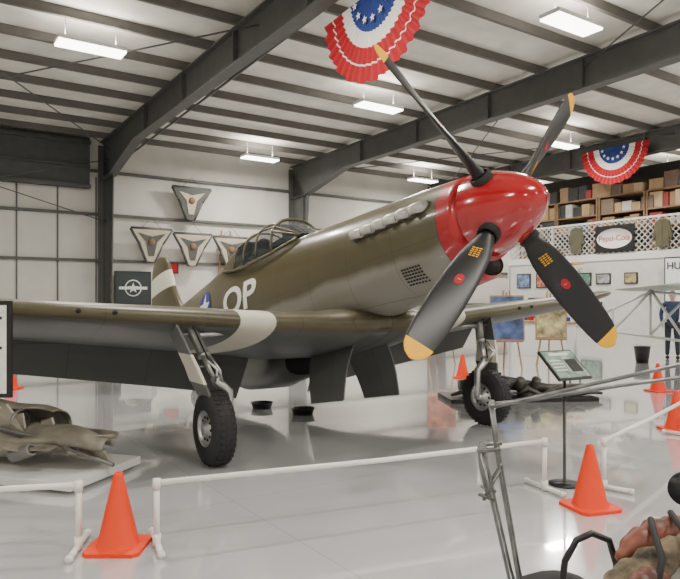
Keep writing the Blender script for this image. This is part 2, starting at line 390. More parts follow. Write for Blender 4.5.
# exhausts, both sides
for sd,nm in ((-1,'right'),(1,'left')):
    mb=MB(); zc=.165
    def yy(s,z): return sd*(side(s,z))
    rings=[]
    for s in np.linspace(.93,2.12,14):
        e=min(1,(s-.93)/.08,(2.12-s)/.08); h=.02+.055*e; o=.004+.010*e
        rings.append([B(s,yy(s,zc+dz*h)+sd*oo,zc+dz*h) for dz,oo in ((-1,-.02),(-1,.0),(-.8,o),(.8,o),(1,0),(1,-.02))])
    mb.loft(rings,0)
    for i in range(6):
        s=1.0+i*.178; y0=yy(s,zc); rr=[]
        for ds,dy,hh,ww in ((0,0,.05,.04),(.03,.05,.052,.04),(.065,.08,.048,.036),(.125,.098,.042,.028)):
            cen=B(s+ds,y0+sd*dy,zc-ds*.15); tx=V((1,0,0)) if ds<.05 else V((.5,sd*.85,0)).normalized()
            rr.append([cen+tx*(ww*math.cos(q))+V((0,0,1))*(hh*math.sin(q)) for q in np.linspace(0,2*pi,14,endpoint=False)])
        mb.loft(rr,1,cap=False)
        mb.loft([[p+V((.008,0,0)) for p in rr[3]],[B(s+.09,y0+sd*.085,zc)+(p-B(s+.125,y0+sd*.098,zc))*.8 for p in rr[3]]],2)
    mb.finish('exhaust_stacks_'+nm,[m_exf,m_exh,m_dark],air)
    mb=MB()
    for i in range(7):
        for j in range(6):
            s=1.2+i*.036; z=-.33-j*.027; mb.box(B(s,sd*(side(s,z)+.001),z),(.022,.012,.015),0)
    mb.finish('cowl_grille_'+nm,[m_dark],air)
# wing
WS=[(0,2.10,5.15,-.71,.48),(.42,2.10,5.15,-.71,.46),(.6,2.24,5.1,-.69,.40),(1.0,2.42,5.02,-.645,.37),(1.25,2.52,4.99,-.62,.36),(1.9,2.60,4.9,-.555,.33),(2.35,2.66,4.83,-.515,.31),(3.35,2.80,4.69,-.425,.27),(4.4,2.95,4.54,-.32,.22),(5.1,3.06,4.43,-.225,.18),(5.4,3.13,4.38,-.185,.14),(5.56,3.25,4.3,-.165,.09),(5.64,3.5,4.15,-.15,.03)]
WA=np.array(WS)
def wi(y): return [np.interp(abs(y),WA[:,0],WA[:,i]) for i in range(1,5)]
def afoil(le,te,z,t,y,n=17,x1=1.0):
    c=te-le; xs=[x1*(1-math.cos(pi*i/(n-1)))/2 for i in range(n)]
    th=lambda x:.5*t*(2.969*math.sqrt(max(x,0))-1.26*x-3.516*x*x+2.843*x**3-1.036*x**4)
    up=[B(le+x*c,y,z+th(x)*1.05+.01*math.sin(pi*x)-x*c*.017) for x in xs]; lo=[B(le+x*c,y,z-th(x)*.9+.01*math.sin(pi*x)-x*c*.017) for x in xs]
    return up+lo[::-1][0:-1]
b0,b1=1.15,1.5
for sd,nm in ((-1,'right'),(1,'left')):
    ys=[0,.42,.5,.6,.8,1.0,b0,b1,1.9,2.05,2.45,2.9,3.35,3.36,3.9,4.4,5.1,5.4,5.56,5.62,5.64]
    rings=[afoil(*wi(y),sd*y,x1=(.77 if y<=3.35 else 1)) for y in ys]
    mb=MB(); nr=len(rings[0])
    def fm(i,j):
        if ys[i]>=b0 and ys[i]<b1: return 2
        return 0 if (j<16 or j>=nr-2) else 1
    mb.loft(rings,fm=fm)
    for y in (2.65,2.95):
        le,te,z,t=wi(y); mb.sweep([B(le-.02,sd*y,z),B(le+.1,sd*y,z)],.022,3,n=8)
    mb.finish('wing_'+nm,[m_olive,m_grey,m_cream,m_dark],air)
    mb=MB(); rr=[]; fy=[.55,b0,b1,2.45,3.33]
    for y in fy:
        le,te,z,t=wi(y); c=te-le; s0=le+.77*c; z0=z-.77*c*.017-.01; A=math.radians(50); fl=c*.25; th=t*.14
        pts=[(0,th),(fl*.3,th*.9),(fl,0),(fl,-.008),(fl*.3,-th*.9),(0,-th),(-.05,0)]
        rr.append([B(s0+x*math.cos(A)+q*math.sin(A),sd*y,z0-x*math.sin(A)+q*math.cos(A)) for x,q in pts])
    mb.loft(rr,smooth=False,fm=lambda i,j: 0 if j<2 else 1)
    mb.finish('flap_'+nm,[m_olive,m_grey,m_cream],air)
    mb=MB(); rings=[afoil(le,te,.27,t,sd*y) for y,le,te,t in ((0,7.85,9.15,.2),(1.2,8.12,9.1,.15),(1.85,8.27,9.05,.1),(1.97,8.4,8.95,.06),(2.0,8.6,8.8,.02))]
    mb.loft(rings,fm=lambda i,j:0 if j<16 else 1); mb.finish('tailplane_'+nm,[m_olive,m_grey],air)
mb=MB(); rings=[]; zs=[.25,.45,.7,.85,.95,1.3,1.45,1.58,1.64,1.66]
for z in zs:
    le=np.interp(z,[.25,.5,.9,1.5,1.6,1.66],[7.7,8.2,8.45,8.75,8.9,9.2]); te=np.interp(z,[.25,.5,1.2,1.5,1.6,1.66],[9.83,9.95,9.9,9.75,9.65,9.4]); t=np.interp(z,[.25,1.5,1.66],[.10,.06,.02])
    c=te-le
    xs=[(1-math.cos(pi*i/11))/2 for i in range(12)]; thf=lambda x:t*(2.969*math.sqrt(x)-1.26*x-3.516*x*x+2.843*x**3-1.036*x**4)
    up=[B(le+x*c,-thf(x),z) for x in xs]; lo=[B(le+x*c,thf(x),z) for x in xs]; rings.append(up+lo[::-1][:-1])
mb.loft(rings,fm=lambda i,j:1 if i==4 else 0); mb.finish('tail_fin',[m_olive,m_cream],air)
mb=MB(); rings=[]
for s,w,zt,zb in ((4.0,.26,-.80,-1.10),(4.06,.3,-.78,-1.14),(4.6,.33,-.74,-1.22),(5.4,.33,-.66,-1.20),(6.2,.28,-.5,-1.02),(6.9,.2,-.4,-.72),(7.1,.18,-.36,-.6)):
    rings.append([B(s,w*sgn(math.cos(a))*abs(math.cos(a))**.8,(zt+zb)/2+(zt-zb)/2*sgn(math.sin(a))*abs(math.sin(a))**.8) for a in np.linspace(0,2*pi,28,endpoint=False)])
mb.loft(rings,0,cap=False); mb.loft([[p+V((-.02,0,0)) for p in rings[0]],[B(4.8,p.y*.8,-.95+(p.z+.95)*.8) for p in rings[0]]],1)
mb.finish('radiator_scoop',[m_grey,m_dark],air)
m_let=mat('code_letter_white',(.75,.75,.7),.5)
def onside(s0,z0,k=1.0):
    def fn(c):
        s=s0-c.x*k; z=z0+c.y
        return B(s,-(side(s,z)+.007+c.z),z)
    return fn
text_mesh('code_letters','QP',.52,m_let,air,fn=onside(4.85,.02,1.6),extr=.001)
mb=MB()
def disc(s0,z0,r,mi,off,pts=None):
    P=[(r*math.cos(q),r*math.sin(q)) for q in np.linspace(0,2*pi,28,endpoint=False)] if pts is None else pts
    cen=B(s0,-(side(s0,z0)+off),z0); ring=[B(s0-x,-(side(s0-x,z0+y)+off),z0+y) for x,y in P]
    n=len(ring); mb.add([cen]+ring,[(0,i+1,(i+1)%n+1) for i in range(n)],mi)
disc(6.2,.12,.26,0,.008)
disc(6.2,.12,0,1,.012,[( (.24 if i%2==0 else .1)*math.sin(i*pi/5),(.24 if i%2==0 else .1)*math.cos(i*pi/5)) for i in range(10)])
mb.finish('star_insignia',[m_blue,m_let],air)
# landing gear (world space, then into body space)
base=V((HUB.x,HUB.y,0))-Fh*1.9715+V((.02,-.02,0))
for sd,nm in ((-1,'right'),(1,'left')):
    c=base+Lf*1.8*sd; ax=Lf*sd; ctr=c+V((0,0,.345))
    mb=MB()
    prof=[(-.1,.17),(-.11,.22),(-.105,.28),(-.085,.325),(-.05,.343),(0,.345),(.05,.343),(.085,.325),(.105,.28),(.11,.22),(.1,.17)]
    mb.lathe(prof,ctr,ax,0,n=48)
    for k in range(36):
        a=2*pi*k/36; d=Fh*math.cos(a)+V((0,0,1))*math.sin(a); t=-Fh*math.sin(a)+V((0,0,1))*math.cos(a)
        for o in (-.055,0,.055):
            mb.box(ctr+d*.343+ax*o,(.042,.03,.012),0,Matrix((ax,t,d)).transposed())
    mb.lathe([(.1,.17),(.07,.165),(.055,.13),(.075,.12),(.08,.06),(.11,.05),(.115,0)],ctr,ax,1,n=32)
    mb.lathe([(-.1,.17),(-.07,.165),(-.05,.13),(-.06,.12),(-.08,.06),(-.1,.05),(-.105,0)],ctr,ax,1,n=32)
    for k in range(10):
        a=2*pi*k/10; d=Fh*math.cos(a)+V((0,0,1))*math.sin(a)
        for q in (.072,-.062): mb.ball(ctr+d*.105+ax*q,.016,2,n=6)
    mb.xf(AI).finish('main_wheel_'+nm,[m_rub,m_alu,m_dark],air)
    top=AM@B(2.8,sd*1.95,-.56); bot=ctr-ax*.16; kn=ctr-ax*.03+V((0,0,.43)); kb=ctr-ax*.15+V((0,0,.33))
    mb=MB(); d=(top-kn); mid=kn+d*.45
    mb.sweep([top,mid],.055,0,n=16); mb.sweep([mid,mid-d*.04],.063,1,n=16); mb.sweep([mid,kn],.034,2,n=14)
    mb.sweep([kn+d*.08,kn,kb,ctr-ax*.15+V((0,0,.1)),bot],[.045,.05,.045,.04,.035],1,n=12); mb.sweep([bot,ctr],.035,1,n=10)
    fr=Fh
    a1=mid-d*.02+fr*.06; a2=kn+d*.22+fr*.2; a3=kn+d*.02+fr*.05
    for o in (-.035,.035): mb.sweep([a1+ax*o,a2+ax*o*.3],.012,1,n=6); mb.sweep([a2+ax*o*.3,a3+ax*o],.012,1,n=6)
    mb.sweep([top+fr*.1,mid+fr*.07,kn+fr*.06+d*.1,ctr-ax*.13+V((0,0,.2))],.008,3,n=6)
    mb.sweep([kn+d*.75,AM@B(2.85,sd*1.35,-.66)],.028,1,n=8)
    mb.xf(AI).finish('gear_strut_'+nm,[m_dalu,m_alu,m_alu,m_dark],air)
    o=ax*.15; dn=-d.normalized(); bk=-Fh
    P=lambda a,b_:top+o+dn*a+bk*b_
    poly=[P(.02,-.10),P(.02,.2),P(.52,.24),P(.68,.3),P(.98,.24),P(1.02,.05),P(.80,-.05),P(.52,-.09)]
    mb=MB(); mb.prism(poly,ax*.022,0)
    poly2=[P(.36,-.098),P(.36,.226),P(.52,.242),P(.68,.297),P(.68,-.07),P(.52,-.092)]
    mb.prism(poly2,ax*.03,1)
    for a in (.15,.5): mb.sweep([top+dn*a,top+dn*a+o],.012,2,n=6)
    mb.xf(AI).finish('gear_leg_door_'+nm,[m_grey,m_cream,m_dalu],air)
    mb=MB(); rings=[]
    for t in np.linspace(0,1,7):
        y=.16+.20*t+.04*math.sin(pi*t); z=-.76-.70*t
        rings.append([B(2.5+.1*t,sd*y,z),B(3.42-.16*t,sd*y,z),B(3.42-.16*t,sd*(y+.02),z-.01),B(2.5+.1*t,sd*(y+.02),z-.01)])
    mb.loft(rings,smooth=False)
    mb.finish('gear_inner_door_'+nm,[m_grey],air)
mb=MB(); tw=AM@B(7.6,0,-.2); twc=V((tw.x,tw.y,.16))
mb.lathe([(-.05,.06),(-.055,.12),(-.03,.155),(0,.16),(.03,.155),(.055,.12),(.05,.06),(.02,.0)],twc,Lf,0,n=24)
mb.sweep([twc+Lf*.07,twc+Lf*.07+V((0,0,.22)),tw],.03,1,n=8); mb.xf(AI).finish('tail_wheel',[m_rub,m_dalu],air)
mb=MB(); mb.sweep([B(5.95,0,.70),B(6.0,0,1.0)],[.02,.008],0,n=8); mb.finish('antenna_mast',[m_olive],air)

# ------------------------------------------------------------------ floor furniture
def fence(name,pts,feet):
    mb=MB(); r=.019
    for i in range(len(pts)-1):
        a=V((*pts[i],.4));b_=V((*pts[i+1],.4)); mid=(a+b_)/2-V((0,0,.012)); mb.sweep([a,mid,b_],r,0,n=12)
    for i in range(len(pts)):
        x,y=pts[i]
        j=min(i,len(pts)-2); d=(V(pts[j+1])-V(pts[j])).normalized(); pd=V((-d.y,d.x,0))
        f0,f1=feet[i]
        mb.sweep([(x,y,.4),(x,y,.03)],r,0,n=12); mb.sweep([(x,y,.36),(x,y,.425)],r*1.35,0,n=12)
        q=V((x,y,.026)); mb.sweep([q-pd*f0,q+pd*f1],r,0,n=12)
        mb.sweep([q-pd*f0,q-pd*(f0+.03)],r*1.25,0,n=12); mb.sweep([q+pd*f1,q+pd*(f1+.03)],r*1.25,0,n=12)
        mb.sweep([(x,y,.003),(x,y,.08)],r*1.4,0,n=12)
    mb.finish(name,[m_white])
T=(.2,.2)
fence('pipe_barrier',[(-3.0,3.86),(-1.62,4.05)],[T,T])
fence('pipe_barrier.001',[(-1.15,4.1),(1.66,5.3)],[T,T])
fence('pipe_barrier.002',[(2.15,5.32),(3.9,7.4),(4.9,8.6)],[(.2,.02),T,T])
def cone(x,y,h=.47,rot=0):
    mb=MB(); b_=.172; mb.prism([(b_*sx_*(.8 if k else 1),b_*sy_*(1 if k else .8),.012) for sx_,sy_,k in ((1,1,0),(1,1,1),(-1,1,1),(-1,1,0),(-1,-1,0),(-1,-1,1),(1,-1,1),(1,-1,0))],(0,0,.024))
    mb.lathe([(.02,.135),(.04,.125),(h-.02,.03),(h,.026),(h,.018),(h-.05,.018)],(0,0,0),(0,0,1),0,n=32)
    mb.finish('traffic_cone',[m_orange],M=Matrix.Translation((x,y,0))@Matrix.Rotation(rot,4,'Z'))
cone(-1.385,4.08); cone(1.86,4.86,rot=.3); cone(3.99,7.75); cone(5.35,11.0,rot=.3); cone(-5.7,11.3); cone(2.42,12.9)
m_print=mat('printed_panel',(.28,.38,.32),.3,var=.7,vscale=9)
def stand(x,y,h=.97,ang=.5):
    mb=MB(); mb.lathe([(0,.13),(.015,.13),(.02,.03),(.03,.012),(h,.012)],(0,0,0),(0,0,1),0,n=28,cap=True)
    R=Matrix.Rotation(ang,3,'Z')@Matrix.Rotation(math.radians(42),3,'X')
    C=V((0,0,h+.03)); mb.box(C,(.38,.32,.02),0,R); mb.box(C+R@V((0,0,.012)),(.35,.29,.006),1,R); mb.box(C+R@V((-.0,.11,.016)),(.22,.03,.002),2,R)
    for i in range(4): mb.box(C+R@V((-.09,.04-.035*i,.016)),(.13,.012,.002),2,R)
    mb.box(C+R@V((.08,-.02,.016)),(.13,.14,.002),0,R)
    mb.finish('information_stand',[m_black,m_print,m_wht2],M=Matrix.Translation((x,y,0)))
stand(1.88,5.47)
for p in ((262,408),(303,414)):
    Y=1013.5/(p[1]-299.2); X=(p[0]-340)/653.3*Y
    mb=MB(); mb.lathe([(0,0),(0,.13),(.08,.155),(.085,.165),(.08,.145),(.01,.12),(.01,0)],(0,0,0),(0,0,1),0,n=28); mb.finish('drip_pan',[m_black],M=Matrix.Translation((X,Y,0)))

# wreckage on platform (left)
m_wreck=mat('weathered_alloy',(.28,.26,.21),.42,metal=.25,var=.4,vscale=4,bump=.25,bscale=8)
rnd=random.Random(3)
WM=Matrix.Translation((-2.90,5.9,0))@Matrix.Rotation(-.3,4,'Z')
wre=empty('aircraft_wreckage',WM)
mb=MB(); mb.box((0,0,.06),(1.9,.95,.07),0); mb.box((0,0,.012),(1.8,.8,.024),0)
mb.finish('display_platform',[m_wht2],wre,bevel=.006)
mb=MB()
def shell(x0,x1,w0,h0,yc,zc,a0,a1,taper,seed,th=.012,n=18,mi=0):
    rings=[]
    for i in range(n+1):
        t=i/n; x=x0+(x1-x0)*t; k=(1-taper*t**2.0); dn=.02*math.sin(7*t+seed)
        o=[];q=[]
        for a in np.linspace(a0,a1,15):
            wob=1+.05*math.sin(3*a+5*t+seed)
            o.append((x,yc+w0*k*wob*math.cos(a),zc+dn+h0*k*wob*math.sin(a))); q.append((x,yc+(w0*k*wob-th)*math.cos(a),zc+dn+(h0*k*wob-th)*math.sin(a)))
        rings.append(o+q[::-1])
    mb.loft(rings,mi)
shell(-.7,.9,.40,.27,0,.38,pi*.98,pi*2.02,.93,1)
shell(-.5,.25,.23,.24,.06,.38,-.3,pi*.62,.25,2)
shell(-.9,-.25,.3,.24,-.05,.36,.1,pi*.9,.35,5)
shell(.1,.8,.18,.17,-.06,.3,0,pi,.5,4)
shell(-.2,.45,.2,.14,-.25,.24,pi*.1,pi*.8,.6,7)
def plate(pts): mb.prism(pts,(.006,.014,.004),0)
plate([(-.3,-.2,.3),(-.2,-.16,.56),(-.12,-.12,.62),(-.05,-.1,.53),(.05,-.12,.55),(.1,-.14,.38),(-.05,-.2,.26)])
plate([(.14,-.1,.28),(.18,-.05,.48),(.26,-.03,.51),(.31,-.05,.38),(.4,-.08,.36),(.46,-.1,.2)])
plate([(-.6,-.1,.4),(-.55,-.06,.56),(-.42,-.03,.6),(-.38,-.1,.42)])
plate([(.5,-.05,.18),(.55,-.02,.34),(.68,0,.3),(.8,-.02,.16)])
for xx,rr_ in ((-.5,.16),(-.05,.13)):
    mb.sweep([(xx,-.02+rr_*math.cos(a),.43+rr_*math.sin(a)) for a in np.linspace(0,2*pi,20)],.016,1,n=6)
mb.sweep([(-.5,-.28,.34),(-.1,-.24,.44),(.3,-.16,.34),(.95,-.03,.14)],.02,1,n=8); mb.sweep([(-.6,.28,.36),(0,.24,.42),(.65,.1,.22)],.02,n=8)
mb.lathe([(0,.1),(.12,.1),(.13,.06),(.05,.06)],(-.62,-.24,.28),(-.3,-1,.2),1,n=20); mb.lathe([(0,.06),(.24,.055),(.24,.035),(.05,.035)],(.1,-.28,.22),(.8,-.2,.3),1,n=14)
mb.v=[V((p.x*1.12+.1 if p.x>0 else p.x+.1,p.y,p.z)) if True else p for p in mb.v]
mb.v=[V((min(p.x,1.02),p.y,p.z)) for p in mb.v]
mb.finish('wreck_shell',[m_wreck,m_dalu],wre)
WM=Matrix.Translation((2.75,10.2,0))@Matrix.Rotation(.1,4,'Z'); wre=empty('aircraft_wreckage.001',WM)
m_wk2=mat('burnt_alloy',(.1,.095,.085),.5,metal=.4,var=.5,vscale=6,bump=.3,bscale=10)
mb=MB(); mb.box((0,0,.03),(2.3,.8,.06)); mb.finish('display_platform',[m_black],wre)
mb=MB(); 
for i in range(14):
    x=rnd.uniform(-1,1);y=rnd.uniform(-.3,.3); a=rnd.uniform(0,3)
    p=[V((x,y,.06)),V((x+.35*math.cos(a),y+.1*math.sin(a),.1+rnd.uniform(0,.14))),V((x+.6*math.cos(a),y+.15*math.sin(a),.09))]
    mb.sweep(p,[.03,.05,.02],n=7)
mb.sweep([(-.9,0,.2),(-.3,.05,.26),(.5,0,.16),(1.1,-.05,.2)],[.1,.12,.07,.03],n=12)
for x in (-.5,-.25,.0,.25): mb.lathe([(0,.07),(.16,.07),(.17,.04),(.17,0)],(x,-.1,.2),(0,-.5,.6),n=12)
mb.finish('wreck_engine',[m_wk2],wre)

# left info board
mb=MB(); mb.box((0,0,1.2),(.5,.03,.68),0); mb.box((0,-.018,1.2),(.44,.004,.62),1); mb.box((-.1,0,.43),(.04,.04,.86),0); mb.box((-.1,0,.015),(.24,.24,.03),0)
for i in range(6): mb.box((.02,-.022,1.42-.07*i),(.34-.04*(i%3),.003,.02),0)
mb.finish('display_board',[m_black,mat('paper_white',(.75,.76,.72),.5,var=.12,vscale=18)],M=Matrix.Translation((-2.56,4.6,0)))
mb=MB(); mb.box((0,0,.14),(.55,.4,.28),0); mb.sweep([(-.2,0,.33),(0,.0,.36),(.25,0,.31)],[.04,.07,.03],1,n=8)
mb.finish('display_plinth',[m_wht2,m_wreck],M=Matrix.Translation((-3.75,12.2,0)),bevel=.01)
mb=MB(); mb.box((0,0,.45),(.5,.5,.08),0); mb.box((0,.22,.75),(.5,.08,.6),0)
for x in(-.2,.2):
    for y in(-.2,.2): mb.box((x,y,.21),(.04,.04,.42),1)
mb.finish('red_chair',[m_fred,m_dark],M=HM@Matrix.Translation((2.4,-1.6,0)),bevel=.02)

# ------------------------------------------------------------------ bunting
def bunting(w,nn,z,R,tilt=0):
    mb=MB(); n=96; rad=[0,.1,.28,.45,.47,.62,.64,.8,.82,1.0]; rings=[]
    cs=[0,0,0,1,1,2,2,1,2]
    for r in rad:
        ring=[]
        for i in range(n+1):
            a=pi+pi*i/n; pl=.035*r*math.sin(i*pi/2+.6); rr=r*(1+(.012*math.sin(i*pi/4) if r==1 else 0))
            ring.append((pl,R*rr*math.cos(a),R*rr*math.sin(a)))
        rings.append(ring)
    mb.loft(rings,closed=False,cap=False,smooth=False,fm=lambda i,j:cs[i])
    for i in range(7):
        a=pi+pi*(i+.5)/7; cy,cz=R*.33*math.cos(a),R*.33*math.sin(a)
        for off in(-.06,.06): mb.prism([(off,cy+(.07 if k%2==0 else .03)*math.sin(k*pi/5),cz+(.07 if k%2==0 else .03)*math.cos(k*pi/5)) for k in range(10)],(.004,0,0),1)
    mb.finish('bunting_banner',[m_blue,m_fwht,m_fred],M=HM@Matrix.Translation((w,-nn,z))@Matrix.Rotation(tilt,4,'X'),recalc=False)
bunting(.35,15.3,6.5,1.45,-.06); bunting(14.85,10.0,6.9,1.3)

def pennant(w,z,dk=False):
    mb=MB(); mb.prism([(-.72,0,.55),(.72,0,.55),(.42,0,.05),(.14,0,-.6),(-.14,0,-.6),(-.42,0,.05)],(0,.10,0),1 if dk else 0)
    mb.prism([(-.5,-.06,.42),(0,-.06,.3),(.5,-.06,.42),(.2,-.06,.1),(.1,-.06,-.4),(-.1,-.06,-.4),(-.2,-.06,.1)],(0,.02,0),0 if dk else 1)
    for p,q in (((-.74,0,.56),(.74,0,.56)),((-.74,0,.56),(-.42,0,.05)),((-.42,0,.05),(-.14,0,-.6)),((.74,0,.56),(.42,0,.05)),((.42,0,.05),(.14,0,-.6))): mb.sweep([p,q],.06,1,n=8)
    mb.ball((0,-.07,.1),.13,2,n=8,sc=(1,.5,1)); mb.sweep([(-.16,0,-.6),(.16,0,-.6)],.04,1,n=6)
    for x in (-.4,.4): mb.sweep([(x,0,.56),(0,0.1,.95)],.008,1,n=4)
    mb.finish('pennant_display',[mat('aged_linen',(.5,.45,.34),.8,var=.1),m_steel,mat('brown_print',(.22,.13,.07),.8)],M=HM@Matrix.Translation((w,-.45,z))@Matrix.Rotation(.12,4,'X'))
pennant(3.05,5.1,dk=True); pennant(1.55,3.5); pennant(3.1,3.4); pennant(4.65,3.35)
mb=MB()
for x in(-.3,.3): mb.beam((x,0,0),(x*.6,.0,1.9),.05,.05)
for i in range(6): mb.box((0,-.0,.2+i*.3),(.55,.05,.04))
mb.finish('wooden_ladder',[m_wood],M=HM@Matrix.Translation((4.55,-.2,2.3)))
def picture(name,w,z,a,b_,mt,frame_=m_black,n0=.12,onright=None):
    mb=MB(); mb.box((0,0,0),(a,.04,b_),0); mb.box((0,-.022,0),(a-.08,.006,b_-.08),1)
    if onright is None: M=HM@Matrix.Translation((w,-n0,z))
    else: M=HM@Matrix.Translation((15.6-onright,-w,z))@Matrix.Rotation(-pi/2,4,'Z')
    return mb.finish(name,[frame_,mt],M=M)
fl=picture('emblem_board',1.0,1.95,1.3,1.2,mat('board_black',(.02,.03,.03),.5))
mb=MB(); mb.lathe([(0,.3),(.01,.3),(.01,.26)],(0,0,0),(0,-1,0),0,n=28); mb.prism([((.2 if k%2==0 else .08)*math.sin(k*pi/5),-.01,(.2 if k%2==0 else .08)*math.cos(k*pi/5)) for k in range(10)],(0,.01,0),0)
mb.prism([(-.5,-.01,.05),(.5,-.01,.05),(.5,-.01,-.05),(-.5,-.01,-.05)],(0,.008,0),0)
o=mb.finish('emblem',[m_wht2],fl); o.location=(0,-.03,0)
picture('wall_sign',2.4,2.7,.55,.4,m_fred)

# ------------------------------------------------------------------ mezzanine on the right
N0,N1=4.6,22.0; XM=15.6
m_mez=mat('mezzanine_wall_white',(.6,.6,.57),.7,var=.05)
mb=MB(); mb.box((XM+.1,-(N0+N1)/2,1.55),(.2,N1-N0,3.1),0); mb.box(((XM+W1)/2,-(N0+N1)/2,3.1),(W1-XM,N1-N0,.16),0)
mb.box((XM-.02,-(N0+N1)/2,3.08),(.06,N1-N0,.22),1); mb.box(((XM+W1)/2,-N0,1.55),(W1-XM,.15,3.1),0)
mb.finish('wall_mezzanine',[m_mez,m_wht2],M=HM)
mb=MB(); zb,zt=3.2,4.4; h=zt-zb; q=N0
while q<N1-h:
    for a,b_ in ((zb,zt),(zt,zb)):
        xo=XM+(.0 if a==zb else .02); mb.beam((xo,-q,a),(xo,-(q+h),b_),.012,.075,up=V((1,0,0)))
    q+=.22
for z in (zb,zt): mb.box((XM+.01,-(N0+N1)/2,z),(.06,N1-N0,.07))
for q in np.arange(N0,N1,2.2): mb.box((XM+.03,-q,(zb+zt)/2),(.07,.07,h+.1))
mb.finish('lattice_railing',[m_wht2],M=HM)
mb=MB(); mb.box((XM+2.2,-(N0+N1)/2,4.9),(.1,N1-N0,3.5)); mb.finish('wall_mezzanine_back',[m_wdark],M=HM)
cols=[(.35,.22,.12),(.55,.4,.24),(.1,.12,.2),(.3,.04,.04),(.05,.05,.05),(.55,.54,.5),(.45,.3,.15),(.2,.14,.1)]
cm=[mat('box_%d'%i,c,.7,var=.15) for i,c in enumerate(cols)]
m_shelf=mat('shelf_wood',(.25,.15,.08),.6,var=.2)
mb=MB(); xs_=XM+.75
for q in np.arange(N0+.2,N1-1,1.9):
    for z in (3.3,4.1,4.75,5.4):
        mb.box((xs_,-(q+.9),z),(.6,1.8,.05),8)
        y=q+.05
        while y<q+1.7:
            wd=rnd.uniform(.2,.55); hh=rnd.uniform(.25,.58); mb.box((xs_+rnd.uniform(-.05,.05),-(y+wd/2),z+.02+hh/2),(.45,wd-.03,hh),rnd.randrange(8)); y+=wd
    for a in (0,1.8):
        for o in (-.28,.28): mb.box((xs_+o,-(q+a),4.35),(.06,.06,2.1),8)
mb.finish('storage_shelving',cm+[m_shelf],M=HM)
def jacket(nn,colr):
    mb=MB(); mb.prism([(0,-.2,.35),(0,-.08,.42),(0,.08,.42),(0,.2,.35),(0,.3,-.1),(0,.22,-.15),(0,.2,.1),(0,.2,-.38),(0,-.2,-.38),(0,-.2,.1),(0,-.22,-.15),(0,-.3,-.1)],(.09,0,0),0)
    mb.sweep([(0,-.18,.37),(0,0,.45),(0,.18,.37)],.012,1,n=6); mb.box((-.05,0,.0),(.01,.02,.7),1)
    mb.finish('hanging_jacket',[mat('jacket_%d'%nn,colr,.85,var=.15),m_steel],M=HM@Matrix.Translation((XM-.1,-nn,3.78))@Matrix.Scale(1.15,4),bevel=.03)
jacket(6,(.3,.27,.17));jacket(8,(.1,.1,.06));jacket(11.4,(.1,.09,.05))
sg=picture('cola_sign',9.6,3.75,1.55,.95,m_dark,onright=.1)
mb=MB(); mb.lathe([(0,0),(0,.36),(.01,.36)],(0,0,0),(0,-1,0),0,n=32); mb.v=[V((p.x*1.95,p.y,p.z)) for p in mb.v]
o=mb.finish('sign_face',[m_fwht],sg); o.location=(0,-.028,0)
text_mesh('sign_text','Pepsi-Cola',.29,m_fred,sg,extr=.004).matrix_local=frame((0,-.035,0),(1,0,0),(0,0,1))
arts=[mat('art_%d'%i,c,.5,var=.8,vscale=6) for i,c in enumerate([(.15,.2,.35),(.4,.15,.1),(.35,.3,.15),(.1,.2,.15),(.3,.3,.32)])]
for i,(nn,z,a,b_) in enumerate([(5.4,2.3,.7,.6),(6.3,2.3,.5,.6),(7.3,2.45,.8,.45),(8.3,2.3,.6,.5),(9.1,2.3,.6,.4),(6.0,1.2,.7,.8),(7.2,1.1,.6,.6),(10.2,2.3,.5,.4),(8.6,1.1,.9,.7)]):
    picture('picture_frame',nn,z,a,b_,arts[i%5],onright=.03)
mb=MB(); mb.sweep([(0,-.5,0),(0,.0,.03),(0,.6,.0)],[.02,.06,.015],0,n=8); mb.prism([(-.5,-.05,.05),(.5,-.05,.05),(.5,.12,.05),(-.5,.12,.05)],(0,0,.02),0); mb.prism([(-.2,.5,.02),(.2,.5,.02),(.2,.6,.02),(-.2,.6,.02)],(0,0,.015),0)
mb.sweep([(0,0,.03),(.0,0,.25)],.006,0,n=5); mb.sweep([(0,0,.25),(.52,0,.05)],.006,0,n=5)
mb.finish('model_aeroplane',[mat('model_orange',(.6,.25,.05),.5)],M=HM@Matrix.Translation((XM-.62,-8.2,2.85)))
bn=picture('hanging_banner',12.3,2.2,1.5,1.5,mat('banner_white',(.75,.77,.78),.6),frame_=m_black,onright=.25)
text_mesh('banner_text','HUNT',.34,m_black,bn,extr=.004,align='LEFT').matrix_local=frame((-.66,-.04,.45),(1,0,0),(0,0,1))
def easel(x,y,a,b_,mt,rot):
    mb=MB()
    for s_ in (-1,1): mb.beam((s_*.32,-.08,0),(s_*.06,.05,1.75),.035,.03,0)
    mb.beam((0,.45,0),(0,.05,1.7),.035,.03,0); mb.box((0,-.07,.62),(.7,.06,.035),0)
    R=Matrix.Rotation(-.12,3,'X'); mb.box((0,-.05,.64+b_/2),(a,.02,b_),0,R); mb.box((0,-.064,.64+b_/2),(a-.06,.01,b_-.06),1,R)
    mb.finish('poster_easel',[m_wood,mt],M=Matrix.Translation((x,y,0))@Matrix.Rotation(rot,4,'Z'))
easel(3.7,14.5,.75,1.0,mat('art_navy',(.05,.08,.2),.5,var=.9,vscale=4),-.1); easel(4.9,15.2,.7,.95,arts[2],-.2); easel(2.4,15.5,.7,.9,arts[1],.1)
mb=MB(); mb.box((0,0,.45),(1.6,.6,.9),0); mb.box((0,0,.93),(1.7,.7,.05),1)
for i in range(7): mb.box((-.65+i*.21,rnd.uniform(-.1,.1),.97+.1*(1+i%3)/2),(.14,.12,.1*(1+i%3)),2+i%3)
mb.finish('display_counter',[m_wht2,m_wood,m_blue,m_fred,m_yel],M=Matrix.Translation((5.6,17.8,0))@Matrix.Rotation(-.9,4,'Z'),bevel=.005)
